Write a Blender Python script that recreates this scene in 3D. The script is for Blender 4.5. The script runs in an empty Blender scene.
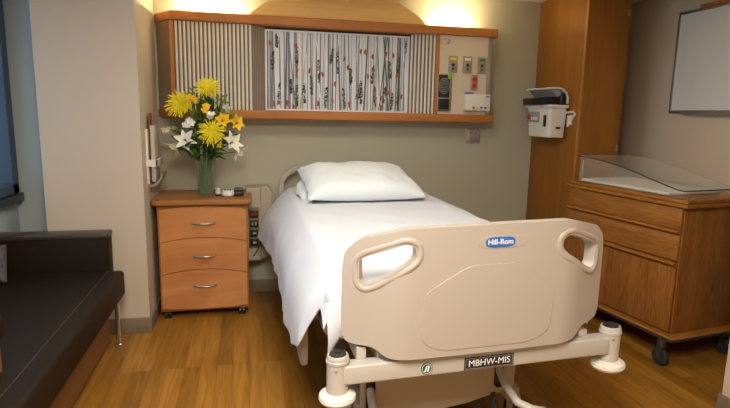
import bpy, bmesh, math, random
from mathutils import Vector, Matrix, Euler, noise
random.seed(7)
S = bpy.context.scene
COL = S.collection
R = math.radians
PI = math.pi

# ------------------------------------------------------------------ materials
def _mat(name):
    m = bpy.data.materials.new(name); m.use_nodes = True
    nt = m.node_tree; b = nt.nodes['Principled BSDF']
    return m, nt, b

def plain(name, col, rough=.5, metal=0, bump=0, bscale=200, var=0, vscale=6, spec=.5, coat=0, sheen=0):
    m, nt, b = _mat(name)
    b.inputs['Base Color'].default_value = (*col, 1)
    b.inputs['Roughness'].default_value = rough
    b.inputs['Metallic'].default_value = metal
    b.inputs['Specular IOR Level'].default_value = spec
    b.inputs['Coat Weight'].default_value = coat
    b.inputs['Sheen Weight'].default_value = sheen
    tc = nt.nodes.new('ShaderNodeTexCoord')
    n = nt.nodes.new('ShaderNodeTexNoise'); n.inputs['Scale'].default_value = vscale; n.inputs['Detail'].default_value = 4
    nt.links.new(tc.outputs['Object'], n.inputs['Vector'])
    if var:
        mx = nt.nodes.new('ShaderNodeMix'); mx.data_type = 'RGBA'
        mx.inputs[6].default_value = (*[c*(1-var) for c in col], 1)
        mx.inputs[7].default_value = (*[min(1, c*(1+var)) for c in col], 1)
        nt.links.new(n.outputs['Fac'], mx.inputs[0]); nt.links.new(mx.outputs[2], b.inputs['Base Color'])
    if bump:
        n2 = nt.nodes.new('ShaderNodeTexNoise'); n2.inputs['Scale'].default_value = bscale; n2.inputs['Detail'].default_value = 3
        nt.links.new(tc.outputs['Object'], n2.inputs['Vector'])
        bp = nt.nodes.new('ShaderNodeBump'); bp.inputs['Strength'].default_value = bump; bp.inputs['Distance'].default_value = .002
        nt.links.new(n2.outputs['Fac'], bp.inputs['Height']); nt.links.new(bp.outputs['Normal'], b.inputs['Normal'])
    return m

def wood(name, c1, c2, axis='z', scale=14, rough=.38, coat=.15, stretch=.07, fine=.35):
    m, nt, b = _mat(name)
    tc = nt.nodes.new('ShaderNodeTexCoord'); mp = nt.nodes.new('ShaderNodeMapping')
    s = {'x': (stretch, 1, 1), 'y': (1, stretch, 1), 'z': (1, 1, stretch)}[axis]
    mp.inputs['Scale'].default_value = s
    nt.links.new(tc.outputs['Object'], mp.inputs['Vector'])
    n = nt.nodes.new('ShaderNodeTexNoise'); n.inputs['Scale'].default_value = scale; n.inputs['Detail'].default_value = 5
    n.inputs['Distortion'].default_value = 1.2
    n2 = nt.nodes.new('ShaderNodeTexNoise'); n2.inputs['Scale'].default_value = scale*12; n2.inputs['Detail'].default_value = 3
    nt.links.new(mp.outputs[0], n.inputs['Vector']); nt.links.new(mp.outputs[0], n2.inputs['Vector'])
    mm = nt.nodes.new('ShaderNodeMix'); mm.inputs[0].default_value = fine
    nt.links.new(n.outputs['Fac'], mm.inputs[2]); nt.links.new(n2.outputs['Fac'], mm.inputs[3])
    cr = nt.nodes.new('ShaderNodeValToRGB')
    cr.color_ramp.elements[0].position = .33; cr.color_ramp.elements[0].color = (*c1, 1)
    cr.color_ramp.elements[1].position = .66; cr.color_ramp.elements[1].color = (*c2, 1)
    nt.links.new(mm.outputs[0], cr.inputs[0]); nt.links.new(cr.outputs[0], b.inputs['Base Color'])
    b.inputs['Roughness'].default_value = rough+.08; b.inputs['Specular IOR Level'].default_value = .22; b.inputs['Coat Weight'].default_value = coat*.3; b.inputs['Coat Roughness'].default_value = .3
    return m

def floor_mat():
    m, nt, b = _mat('plank_floor')
    tc = nt.nodes.new('ShaderNodeTexCoord'); mp = nt.nodes.new('ShaderNodeMapping')
    mp.inputs['Rotation'].default_value = (0, 0, R(90))
    nt.links.new(tc.outputs['Object'], mp.inputs['Vector'])
    br = nt.nodes.new('ShaderNodeTexBrick')
    br.inputs['Scale'].default_value = 1; br.inputs['Brick Width'].default_value = .95; br.inputs['Row Height'].default_value = .085
    br.inputs['Mortar Size'].default_value = .0012; br.inputs['Mortar Smooth'].default_value = .3; br.offset = .37; br.offset_frequency = 3
    br.inputs['Color1'].default_value = (.27, .12, .016, 1); br.inputs['Color2'].default_value = (.42, .20, .030, 1)
    br.inputs['Mortar'].default_value = (.22, .09, .025, 1)
    nt.links.new(mp.outputs[0], br.inputs['Vector'])
    mp2 = nt.nodes.new('ShaderNodeMapping'); mp2.inputs['Scale'].default_value = (1, .09, 1)
    nt.links.new(tc.outputs['Object'], mp2.inputs['Vector'])
    n = nt.nodes.new('ShaderNodeTexNoise'); n.inputs['Scale'].default_value = 22; n.inputs['Detail'].default_value = 6; n.inputs['Distortion'].default_value = 1.5
    nt.links.new(mp2.outputs[0], n.inputs['Vector'])
    cr = nt.nodes.new('ShaderNodeValToRGB')
    cr.color_ramp.elements[0].position = .3; cr.color_ramp.elements[0].color = (.62, .55, .5, 1)
    cr.color_ramp.elements[1].position = .65; cr.color_ramp.elements[1].color = (1, 1, 1, 1)
    nt.links.new(n.outputs['Fac'], cr.inputs[0])
    mx = nt.nodes.new('ShaderNodeMix'); mx.data_type = 'RGBA'; mx.blend_type = 'MULTIPLY'; mx.inputs[0].default_value = 1
    nt.links.new(br.outputs['Color'], mx.inputs[6]); nt.links.new(cr.outputs[0], mx.inputs[7])
    nt.links.new(mx.outputs[2], b.inputs['Base Color'])
    b.inputs['Specular IOR Level'].default_value = .3; b.inputs['Roughness'].default_value = .36; b.inputs['Coat Weight'].default_value = .05; b.inputs['Coat Roughness'].default_value = .25
    return m

def emis(name, col, s):
    m, nt, b = _mat(name)
    b.inputs['Emission Color'].default_value = (*col, 1); b.inputs['Emission Strength'].default_value = s
    b.inputs['Base Color'].default_value = (*col, 1)
    return m

def glass(name, col=(1, 1, 1), rough=0.02, ior=1.45, alpha=None):
    m, nt, b = _mat(name)
    b.inputs['Base Color'].default_value = (*col, 1); b.inputs['Roughness'].default_value = rough
    b.inputs['IOR'].default_value = ior
    if alpha is None:
        b.inputs['Transmission Weight'].default_value = 1
    else:
        b.inputs['Alpha'].default_value = alpha
    return m

M = {}
M['wall_back'] = plain('olive_grey_paint', (.47, .45, .34), .75, bump=.25, bscale=260, spec=.2)
M['wall_cream'] = plain('cream_paint', (.57, .48, .37), .75, bump=.25, bscale=260, spec=.2)
M['wall_window'] = plain('pale_grey_paint', (.47, .52, .50), .75, bump=.25, bscale=260, spec=.2)
M['ceiling'] = plain('ceiling_paint', (.75, .72, .62), .9, spec=.1)
M['baseboard'] = plain('taupe_baseboard', (.20, .15, .10), .5)
M['floor'] = floor_mat()
M['wood_shelf'] = wood('cherry_trim_wood', (.36, .13, .035), (.50, .20, .06), 'x', 10, .4)
M['wood_arch'] = wood('golden_veneer', (.68, .40, .13), (.78, .49, .18), 'x', 16, .45)
M['wood_post'] = wood('cherry_post_wood', (.36, .13, .035), (.50, .20, .06), 'z', 10, .4)
M['wood_night'] = wood('maple_drawer_wood', (.47, .185, .060), (.60, .265, .095), 'x', 7, .42, stretch=.25, fine=.15)
M['wood_night_top'] = wood('maple_top_wood', (.30, .125, .035), (.42, .18, .052), 'x', 8, .35, stretch=.2)
M['wood_ward'] = wood('oak_wardrobe_wood', (.235, .088, .012), (.34, .135, .018), 'z', 8, .45, coat=.08)
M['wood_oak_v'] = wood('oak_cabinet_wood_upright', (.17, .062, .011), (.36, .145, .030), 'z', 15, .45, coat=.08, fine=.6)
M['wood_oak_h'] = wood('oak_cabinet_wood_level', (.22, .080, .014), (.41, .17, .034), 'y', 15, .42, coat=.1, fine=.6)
M['tambour'] = plain('tambour_cream', (.72, .67, .57), .45)
M['taupe'] = plain('tambour_backing', (.17, .14, .105), .6)
M['taupe_side'] = plain('taupe_laminate', (.30, .24, .17), .55, var=.12, vscale=30)
M['equip'] = plain('putty_panel', (.68, .57, .43), .5, bump=.1)
M['plate_metal'] = plain('brushed_plate', (.42, .35, .29), .4, .3)
M['silver'] = plain('brushed_aluminium', (.55, .56, .56), .35, .8)
M['steel'] = plain('bright_steel', (.62, .60, .58), .25, 1)
M['handle_metal'] = plain('satin_handle', (.35, .31, .27), .35, .9)
M['dark_metal'] = plain('dark_metal', (.10, .10, .10), .4, .7)
M['black'] = plain('black_plastic', (.012, .012, .013), .35)
M['rubber'] = plain('black_rubber', (.02, .02, .02), .7)
M['bed'] = plain('putty_plastic', (.45, .395, .34), .42, bump=.12, bscale=420)
M['bed_frame'] = plain('putty_painted_steel', (.50, .465, .41), .4)
M['bed_base'] = plain('tan_plastic', (.42, .36, .27), .5)
M['white_plastic'] = plain('white_plastic', (.74, .71, .64), .35)
M['sheet'] = plain('white_cotton', (.60, .63, .69), .9, bump=.35, bscale=500, sheen=.2, spec=.2)
M['pillowcase'] = plain('pale_blue_white_cotton', (.74, .79, .83), .9, bump=.3, bscale=400, sheen=.2, spec=.2)
M['pillow_inner'] = plain('pale_blue_pillow', (.40, .52, .68), .8)
M['vinyl'] = plain('dark_brown_vinyl', (.016, .010, .006), .55, bump=.4, bscale=180, spec=.16)
M['vinyl_top'] = plain('dark_brown_vinyl_piping', (.05, .035, .028), .35)
M['sofa_wood'] = wood('sofa_base_wood', (.20, .09, .03), (.28, .13, .045), 'y', 12, .45)
M['white_board'] = plain('dry_wipe_white', (.82, .82, .80), .22)
M['blue_logo'] = plain('logo_blue', (.03, .14, .48), .35)
M['white_ink'] = plain('white_ink', (.85, .85, .85), .5)
M['plate_black'] = plain('name_plate_black', (.02, .022, .025), .35)
M['green_badge'] = plain('badge_green', (.01, .10, .055), .4)
M['clear'] = glass('clear_acrylic', (.66, .60, .52), .10, 1.45, alpha=.11)
M['vase_glass'] = glass('vase_glass', (.30, .36, .26), .04, 1.5, alpha=.10)
M['water'] = glass('water', (.05, .09, .02), .02, 1.33, alpha=.10)
M['window_glass'] = glass('window_glass', (.9, .95, 1), .0, 1.3)
M['slate'] = plain('slate_blue_frame', (.05, .085, .13), .45)
M['stem'] = plain('stem_green', (.075, .14, .018), .6, var=.85, vscale=45)
M['leaf'] = plain('leaf_green', (.035, .10, .018), .5, var=.35, vscale=25)
M['leaf2'] = plain('leaf_light_green', (.17, .22, .03), .55, var=.3, vscale=25)
M['mum'] = plain('lemon_yellow_petal', (.90, .78, .03), .6, var=.08)
M['yellow'] = plain('golden_petal', (.80, .48, .01), .55, var=.15, vscale=40)
M['petal'] = plain('white_petal', (.78, .76, .66), .6, var=.06, vscale=30)
M['petal_back'] = plain('ivory_petal', (.62, .56, .42), .6, var=.1, vscale=30)
M['throat'] = plain('green_throat', (.45, .50, .10), .6)
M['red'] = plain('red_plastic', (.55, .02, .02), .4)
M['yellow_lab'] = plain('yellow_label', (.85, .65, .03), .5)
M['green_lab'] = plain('green_label', (.01, .25, .07), .5)
M['lime'] = plain('lime_sticker', (.22, .55, .03), .5)
M['grey_lab'] = plain('grey_label', (.30, .30, .31), .5)
M['paper'] = plain('paper_white', (.72, .68, .60), .8)
M['paper_grey'] = plain('paper_grey', (.48, .44, .36), .8)
M['maroon'] = plain('maroon_cover', (.25, .04, .04), .6)
M['art_white'] = plain('art_pale_ground', (.66, .70, .76), .3)
M['red_led'] = emis('red_display', (.35, .012, .01), .06)
M['amber_led'] = emis('amber_display', (.28, .18, .08), .04)
M['art_frame'] = plain('white_trim', (.75, .75, .75), .4)
M['patterned'] = plain('mottled_fabric', (.10, .09, .10), .9, var=.9, vscale=40)
M['tube'] = emis('fluorescent_tube', (1, .84, .50), 300)
M['diffuser'] = emis('light_diffuser', (1, .92, .80), 34)
M['diffuser_dim'] = emis('light_diffuser_dimmed', (1, .92, .80), 12)

# ------------------------------------------------------------------ helpers
OFF = {}
def link(name, bm, mat, parent=None, smooth=True, ang=35, loc=None):
    me = bpy.data.meshes.new(name)
    off = OFF.get(parent.name if parent else None, Vector((0, 0, 0))) if loc is None else Vector(loc)
    if off.length: bmesh.ops.translate(bm, verts=bm.verts, vec=-off)
    bmesh.ops.recalc_face_normals(bm, faces=bm.faces)
    bm.to_mesh(me); bm.free()
    mats = mat if isinstance(mat, (list, tuple)) else [mat]
    for k in mats: me.materials.append(M[k])
    if smooth:
        me.polygons.foreach_set('use_smooth', [True]*len(me.polygons))
        me.set_sharp_from_angle(angle=R(ang))
    o = bpy.data.objects.new(name, me); COL.objects.link(o)
    if parent:
        o.parent = parent
        if loc is None: OFF[o.name] = off
    elif loc is not None:
        o.location = loc; OFF[o.name] = Vector(loc)
    return o

def tag(o, label=None, cat=None, group=None, kind=None):
    if label: o['label'] = label
    if cat: o['category'] = cat
    if group: o['group'] = group
    if kind: o['kind'] = kind
    return o

def thing(name, label, cat, loc, group=None, rz=0, local=False):
    o = bpy.data.objects.new(name, None); COL.objects.link(o)
    o.location = loc; o.rotation_euler = (0, 0, rz); o.empty_display_size = .05
    OFF[o.name] = Vector((0, 0, 0)) if local else Vector(loc)
    return tag(o, label, cat, group)

def structure(o): o['kind'] = 'structure'; return o

def box(bm, lo, hi, bev=0, seg=2, mi=0, rot=None, piv=None):
    lo = Vector(lo); hi = Vector(hi)
    r = bmesh.ops.create_cube(bm, size=1)
    vs = r['verts']; c = (lo+hi)/2; d = hi-lo
    for v in vs: v.co = Vector((v.co.x*d.x, v.co.y*d.y, v.co.z*d.z))+c
    fs = list({f for v in vs for f in v.link_faces})
    if bev:
        es = list({e for v in vs for e in v.link_edges})
        r2 = bmesh.ops.bevel(bm, geom=es, offset=bev, segments=seg, affect='EDGES', profile=.5)
        fs = [f for f in r2['faces']] + [f for f in fs if f.is_valid]
        vs = list({v for f in fs for v in f.verts})
    for f in fs:
        if f.is_valid: f.material_index = mi
    if rot is not None:
        bmesh.ops.rotate(bm, verts=vs, cent=piv or c, matrix=Euler(rot).to_matrix())
    return vs

def B(lo, hi, bev=0, seg=2):
    bm = bmesh.new(); box(bm, lo, hi, bev, seg); return bm

def prism(bm, pts, axis, a, b, mi=0):
    """polygon of 2D points extruded along axis from a to b"""
    def P(p, t):
        if axis == 'y': return (p[0], t, p[1])
        if axis == 'x': return (t, p[0], p[1])
        return (p[0], p[1], t)
    v0 = [bm.verts.new(P(p, a)) for p in pts]; v1 = [bm.verts.new(P(p, b)) for p in pts]
    n = len(pts); fs = [bm.faces.new(v0), bm.faces.new(v1[::-1])]
    for i in range(n): fs.append(bm.faces.new((v0[i], v0[(i+1) % n], v1[(i+1) % n], v1[i])))
    for f in fs: f.material_index = mi
    return v0+v1

def tube(bm, pts, r, n=10, mi=0, caps=True):
    pts = [Vector(p) for p in pts]; rs = r if isinstance(r, (list, tuple)) else [r]*len(pts)
    rings = []; up = None
    for i, p in enumerate(pts):
        t = (pts[min(i+1, len(pts)-1)]-pts[max(i-1, 0)])
        t = t.normalized() if t.length > 1e-9 else Vector((0, 0, 1))
        if up is None: up = t.orthogonal().normalized()
        u = (up-t*up.dot(t))
        u = u.normalized() if u.length > 1e-6 else t.orthogonal().normalized()
        up = u; w = t.cross(u)
        rings.append([bm.verts.new(p+(u*math.cos(2*PI*k/n)+w*math.sin(2*PI*k/n))*rs[i]) for k in range(n)])
    for a, b in zip(rings, rings[1:]):
        for k in range(n): bm.faces.new((a[k], a[(k+1) % n], b[(k+1) % n], b[k])).material_index = mi
    if caps:
        bm.faces.new(rings[0][::-1]).material_index = mi; bm.faces.new(rings[-1]).material_index = mi

def lathe(bm, prof, c, n=32, mi=0, close=False):
    cx, cy, cz = c; rings = []
    for r, z in prof:
        if r < 1e-6: rings.append([bm.verts.new((cx, cy, cz+z))])
        else: rings.append([bm.verts.new((cx+r*math.cos(2*PI*k/n), cy+r*math.sin(2*PI*k/n), cz+z)) for k in range(n)])
    seq = list(zip(rings, rings[1:]))
    if close: seq.append((rings[-1], rings[0]))
    for a, b in seq:
        if len(a) == 1 and len(b) == 1: continue
        for k in range(n):
            if len(a) == 1: f = bm.faces.new((a[0], b[(k+1) % n], b[k]))
            elif len(b) == 1: f = bm.faces.new((a[k], a[(k+1) % n], b[0]))
            else: f = bm.faces.new((a[k], a[(k+1) % n], b[(k+1) % n], b[k]))
            f.material_index = mi

def cyl(bm, c, r, h, axis='z', n=24, mi=0, bev=0):
    b2 = bmesh.new()
    if bev: lathe(b2, [(0, 0), (r-bev, 0), (r, bev), (r, h-bev), (r-bev, h), (0, h)], (0, 0, 0), n, mi)
    else: lathe(b2, [(0, 0), (r, 0), (r, h), (0, h)], (0, 0, 0), n, mi)
    mt = {'z': Matrix(), 'y': Matrix.Rotation(R(-90), 4, 'X'), 'x': Matrix.Rotation(R(90), 4, 'Y')}[axis]
    bmesh.ops.transform(b2, matrix=Matrix.Translation(c) @ mt, verts=b2.verts)
    merge(bm, b2)

def merge(bm, b2):
    me = bpy.data.meshes.new('tmp'); b2.to_mesh(me); b2.free(); bm.from_mesh(me); bpy.data.meshes.remove(me)

def smooth_poly(pts, it=2):
    for _ in range(it):
        out = []
        for i in range(len(pts)):
            a = pts[i]; b = pts[(i+1) % len(pts)]
            out += [(a[0]*.75+b[0]*.25, a[1]*.75+b[1]*.25), (a[0]*.25+b[0]*.75, a[1]*.25+b[1]*.75)]
        pts = out
    return pts

def round_poly(pts, r, n=5):
    out = []; N = len(pts)
    for i in range(N):
        p = Vector(pts[i]); a = Vector(pts[i-1]); b = Vector(pts[(i+1) % N])
        da = (a-p); db = (b-p); rr = min(r, da.length*.45, db.length*.45)
        p0 = p+da.normalized()*rr; p1 = p+db.normalized()*rr
        for k in range(n+1):
            t = k/n; q = p0*(1-t)**2+p*2*t*(1-t)+p1*t*t
            out.append((q.x, q.y))
    return out

def holed_plate(outer, holes, t, cuts=()):
    """plate in XZ with holes, thickness t along +y, cut at x positions"""
    bm = bmesh.new(); es = []
    for loop in [outer]+holes:
        vs = [bm.verts.new((p[0], 0, p[1])) for p in loop]
        es += [bm.edges.new((vs[i], vs[(i+1) % len(vs)])) for i in range(len(vs))]
    bmesh.ops.triangle_fill(bm, edges=es, use_beauty=True)
    for c in cuts:
        bmesh.ops.bisect_plane(bm, geom=bm.verts[:]+bm.edges[:]+bm.faces[:], plane_co=(c, 0, 0), plane_no=(1, 0, 0))
    r = bmesh.ops.extrude_face_region(bm, geom=bm.faces[:])
    bmesh.ops.translate(bm, verts=[v for v in r['geom'] if isinstance(v, bmesh.types.BMVert)], vec=(0, t, 0))
    return bm

def bevel_mod(o, w, seg=3, ang=40):
    m = o.modifiers.new('bevel', 'BEVEL'); m.width = w; m.segments = seg; m.limit_method = 'ANGLE'; m.angle_limit = R(ang)
    m.harden_normals = True
    return o

def text_mesh(txt, size, mat, parent, loc, rot, ext=.0008, squeeze=1, bold=0):
    cu = bpy.data.curves.new('lettering', 'FONT'); cu.body = txt; cu.size = size; cu.extrude = ext; cu.align_x = 'CENTER'; cu.align_y = 'CENTER'
    cu.offset = bold
    t = bpy.data.objects.new('tmp', cu); COL.objects.link(t)
    dg = bpy.context.evaluated_depsgraph_get(); me = bpy.data.meshes.new_from_object(t.evaluated_get(dg))
    bpy.data.objects.remove(t)
    me.transform(Matrix.Diagonal((squeeze, 1, 1, 1)))
    me.transform(Matrix.Translation(Vector(loc)-OFF.get(parent.name, Vector())) @ Euler(rot).to_matrix().to_4x4())
    me.materials.clear(); me.materials.append(M[mat])
    o = bpy.data.objects.new('lettering', me); COL.objects.link(o); o.parent = parent
    return o

# ------------------------------------------------------------------ room
XL, XR, YB, YF, ZC = -1.4, 3.02, 4.06, -1.7, 2.29
structure(link('floor', B((XL-.1, YF-.1, -.05), (XR+.1, YB+.1, 0)), 'floor', smooth=False))
structure(link('ceiling', B((XL-.1, YF-.1, ZC), (XR+.1, YB+.1, ZC+.05)), 'ceiling', smooth=False))
structure(link('wall_back', B((XL-.1, YB, 0), (XR+.1, YB+.1, ZC)), 'wall_back', smooth=False))
M['wall_cream_lit'] = plain('cream_paint_lit', (.68, .57, .43), .75, bump=.25, bscale=260, spec=.2)  # cream paint made lighter, standing in for light this wall lacks
structure(link('wall_right', B((XR, YF-.1, 0), (XR+.1, YB, ZC)), 'wall_cream_lit', smooth=False))
structure(link('wall_front', B((XL-.1, YF-.1, 0), (XR, YF, ZC)), 'wall_cream', smooth=False))
# window wall with a real opening
wy0, wy1, wz0, wz1 = .9, 3.60, .86, 2.1
bm = bmesh.new()
box(bm, (XL-.1, YF, 0), (XL, wy0, ZC)); box(bm, (XL-.1, wy1, 0), (XL, YB, ZC))
box(bm, (XL-.1, wy0, 0), (XL, wy1, wz0)); box(bm, (XL-.1, wy0, wz1), (XL, wy1, ZC))
structure(link('wall_left', bm, 'wall_window', smooth=False))
structure(link('wall_recess', B((XL, 3.70, 0), (-1.14, YB, ZC)), 'wall_window', smooth=False))
structure(link('wall_column', B((-1.14, 3.39, 0), (-.6, YB, ZC)), 'wall_cream', smooth=False))
structure(link('wall_pier', B((2.2, YF, 0), (XR, 1.92, ZC)), 'wall_cream', smooth=False))
w = thing('window_1', '', '', (XL, 2.2, wz0)); w['kind'] = 'structure'
bm = bmesh.new()
box(bm, (XL-.07, wy0, wz0), (XL+.03, wy1+.065, wz0+.06), .004); box(bm, (XL-.07, wy0, wz1-.06), (XL+.03, wy1+.065, wz1), .004)
box(bm, (XL-.07, wy1-.02, wz0), (XL+.03, wy1+.065, wz1), .004); box(bm, (XL-.07, wy0, wz0), (XL+.03, wy0+.06, wz1), .004)
for yy in (1.8, 2.7): box(bm, (XL-.06, yy-.025, wz0), (XL, yy+.025, wz1))
link('window_frame', bm, 'slate', w, False)
link('window_sill', B((XL-.06, wy0, wz0-.045), (XL+.055, wy1+.065, wz0), .006), 'black', w)
link('window_glass', B((XL-.055, wy0+.05, wz0+.05), (XL-.049, wy1-.02, wz1-.05)), 'window_glass', w, False)
BH = .1
def baseboard(name, lo, hi): structure(link(name, B(lo, hi, .004), 'baseboard'))
baseboard('baseboard_back', (-.6, YB-.012, 0), (2.33, YB, BH))
baseboard('baseboard_right', (XR-.012, 1.92, 0), (XR, YB, BH))
baseboard('baseboard_column', (-1.14, 3.378, 0), (-.588, 3.39, BH))
baseboard('baseboard_alcove', (-.6, 3.39, 0), (-.588, YB-.012, BH))
baseboard('baseboard_pier', (2.188, YF, 0), (2.2, 1.932, BH))
baseboard('baseboard_pier_end', (2.2, 1.92, 0), (XR-.012, 1.932, BH))
baseboard('baseboard_left', (XL, YF, 0), (XL+.012, 3.70, BH))
baseboard('baseboard_recess', (XL+.012, 3.688, 0), (-1.14, 3.70, BH))

# ------------------------------------------------------------------ headwall
hw = thing('headwall_unit', 'long wood-trimmed headwall cabinet with an arched top mounted on the wall above the bed', 'headwall unit', (.65, 4.06, 1.33))
def shelf(bm, z0, z1, xr=1.885, inset=0):
    pts = [(-.597+inset, YB-.002), (-.467+inset, 3.86+inset), (xr-inset, 3.86+inset), (xr-inset, YB-.002)]
    prism(bm, pts[::-1], 'z', z0, z1)
def shelf_obj(name, z0, z1):
    bm = bmesh.new(); shelf(bm, z0, z1)
    bevel_mod(link(name, bm, 'wood_shelf', hw), .012, 3)
shelf_obj('top_shelf', 1.968, 2.034)
shelf_obj('bottom_shelf', 1.33, 1.392)
z0, z1 = 1.392, 1.968
link('back_board', B((-.45, 3.985, z0), (1.83, 4.055, z1)), 'taupe', hw, False)
bm = bmesh.new(); prism(bm, [(-.585, YB-.003), (-.478, 3.885), (-.470, 3.89), (-.565, YB-.003)], 'z', z0, z1)
link('end_panel', bm, 'taupe_side', hw, False)
link('upright_post', B((-.478, 3.872, z0), (-.452, 3.9, z1), .003), 'wood_post', hw)
link('upright_post', B((1.402, 3.872, z0), (1.426, 3.985, z1), .003), 'wood_post', hw)
# tambour shutters: upright half-round slats on a dark backing
def tambour(path, pitch=.0262, r=.0075):
    bm = bmesh.new()
    L = [Vector(p) for p in path]
    for a, b in zip(L, L[1:]):
        d = b-a; n = max(1, int(d.length/pitch)); nn = Vector((d.y, -d.x)).normalized()
        prism(bm, [(p.x, p.y) for p in (a, b, b-nn*.01, a-nn*.01)], 'z', z0, z1, 1)
        for k in range(n):
            c = a+d*((k+.5)/n); u = d.normalized()
            pts = [c+u*(r*math.cos(t))+nn*(.001+r*.8*math.sin(t)) for t in [PI*i/6 for i in range(7)]]
            prism(bm, [(p.x, p.y) for p in pts], 'z', z0, z1, 0)
    return bm
td = link('tambour_door', tambour([(-.45, 3.885), (.062, 3.885)]), ['tambour', 'taupe'], hw)
link('curved_edge', tambour([(.062, 3.885), (.10, 3.90), (.148, 3.935)], .011, .0032), ['taupe_side', 'taupe'], td)
link('tambour_door', tambour([(1.212, 3.93), (1.262, 3.905), (1.402, 3.885)]), ['tambour', 'taupe'], hw)
link('equipment_panel', B((1.426, 3.88, z0), (1.815, 3.985, z1)), 'equip', hw, False)
bm = bmesh.new(); box(bm, (1.815, 3.89, z0), (1.827, 3.985, z1)); box(bm, (1.833, 3.90, z0), (1.86, 4.055, z1), .004)
link('edge_channel', bm, 'silver', hw)
# arch board
bm = bmesh.new(); cxa = .68; pts = [(cxa-.64, 2.034)]
for k in range(41):
    dx = -.64+1.28*k/40; pts.append((cxa+dx, 2.035+math.sqrt(1-dx*dx)-.7684))
pts.append((cxa+.64, 2.034))
pts = [pts[0]]+pts[2:-2]+[pts[-1]]
prism(bm, pts, 'y', 3.872, 3.895)
bevel_mod(link('arch_board', bm, 'wood_arch', hw), .003, 2)
# fluorescent up-lights resting on the cabinet top behind the lip
for x0, x1, lab in ((-.40, -.02, 'strip light on the headwall cabinet top left of the wooden arch'), (1.42, 1.72, 'strip light on the headwall cabinet top right of the wooden arch')):
    t = thing('strip_light', lab, 'light', ((x0+x1)/2, 3.96, 2.034), 'up-lights on the headwall')
    link('housing', B((x0, 3.965, 2.035), (x1, 4.01, 2.038)), 'white_plastic', t)
    bm = bmesh.new(); cyl(bm, (x0+.01, 3.99, 2.044), .006, x1-x0-.02, 'x', 12); link('light_tube', bm, 'tube', t)

# art panel
ap = thing('art_panel', 'framed panel of grey stems, dark grass heads and orange leaves behind glass above the bed', 'picture', (.67, 3.96, 1.4))
bm = bmesh.new(); ax0, ax1, az0, az1, ay = .152, 1.208, 1.396, 1.952, 3.95
box(bm, (ax0, ay, az0), (ax1, ay+.006, az1), mi=0)
rnd = random.Random(3)
for i in range(74):
    x = ax0+.012+(ax1-ax0-.024)*(i+.5)/74+rnd.uniform(-.005, .005)
    w_ = rnd.uniform(.0025, .0072); lean = rnd.uniform(-.03, .03) if rnd.random() < .35 else rnd.uniform(-.006, .006)
    xa = max(ax0+.01, min(ax1-.01, x-lean)); xb = max(ax0+.01, min(ax1-.01, x+lean))
    k = rnd.choice([1, 1, 2, 2, 3, 4]); yy = ay-.0008-.0012*rnd.random()
    vs = [bm.verts.new(p) for p in ((xa-w_, yy, az0+.008), (xa+w_, yy, az0+.008), (xb+w_*.7, yy, az1-.008), (xb-w_*.7, yy, az1-.008),
                                    (xa, yy-.002, az0+.008), (xb, yy-.002, az1-.008))]
    for f in ((0, 4, 5, 3), (4, 1, 2, 5)): bm.faces.new([vs[q] for q in f]).material_index = k
heads = [(.05, .62), (.09, .2), (.075, .86), (.17, .3), (.21, .68), (.21, .18), (.26, .22), (.31, .32), (.36, .5), (.41, .17), (.45, .7), (.49, .62), (.54, .15), (.585, .45), (.65, .28), (.66, .2),
         (.74, .48), (.76, .2), (.83, .22), (.865, .55), (.885, .14), (.925, .62), (.985, .9), (.93, .2)]
for hx, hz in heads:
    cx_, cz_ = ax0+hx*(ax1-ax0), az0+hz*(az1-az0); ln = rnd.uniform(.05, .085); tilt = rnd.uniform(-.01, .01)
    for k in range(80):
        t = rnd.random(); px = cx_+tilt*(t-.5)*2+rnd.uniform(-.013, .013)*(1-abs(t-.5)); pz = cz_+(t-.5)*2*ln
        if not (ax0+.015 < px < ax1-.015 and az0+.015 < pz < az1-.015): continue
        l = rnd.uniform(.006, .011); a = rnd.uniform(-.6, .6); dx, dz = math.sin(a)*l, math.cos(a)*l
        yy = ay-.0042-.001*rnd.random()
        f = bm.faces.new([bm.verts.new(p) for p in ((px, yy, pz), (px+.0045, yy-.001, pz+l*.5), (px+dx, yy, pz+dz), (px-.0045, yy-.001, pz+l*.5))])
        f.material_index = 5
leaves = [(.025, .86), (.21, .84), (.205, .52), (.215, .45), (.29, .52), (.38, .47), (.48, .35), (.53, .7), (.57, .58), (.62, .19), (.66, .8), (.69, .8), (.70, .47), (.745, .74), (.75, .3), (.81, .17),
          (.84, .78), (.88, .77), (.91, .5), (.87, .25), (.35, .08), (.05, .06), (.14, .08), (.45, .12), (.57, .07), (.80, .04), (.18, .03), (.96, .2)]
for hx, hz in leaves:
    cx_, cz_ = ax0+hx*(ax1-ax0), az0+.012+hz*(az1-az0-.03); s = rnd.choice([-1, 1]); r = .0165; rot = rnd.uniform(-.3, .3)
    prism(bm, [(cx_+s*(r*math.cos(t+rot)), cz_+r*1.25*math.sin(t+rot)) for t in [-PI/2+PI*i/8 for i in range(9)]], 'y', ay-.008, ay-.005, 6)
for nm, col in (('art_grey', (.22, .235, .25)), ('art_light', (.78, .80, .82)), ('art_beige', (.45, .42, .34)), ('art_dark', (.12, .125, .12)), ('art_grass', (.025, .035, .02)), ('art_leaf', (.42, .07, .015))):
    M[nm] = plain(nm, col, .5)
link('printed_panel', bm, ['art_white', 'art_grey', 'art_light', 'art_beige', 'art_dark', 'art_grass', 'art_leaf'], ap, False)
bm = bmesh.new(); fw = .009
box(bm, (ax0-.002, ay-.012, az0-.002), (ax1+.002, ay+.01, az0+fw)); box(bm, (ax0-.002, ay-.012, az1-fw), (ax1+.002, ay+.01, az1+.002))
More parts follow.
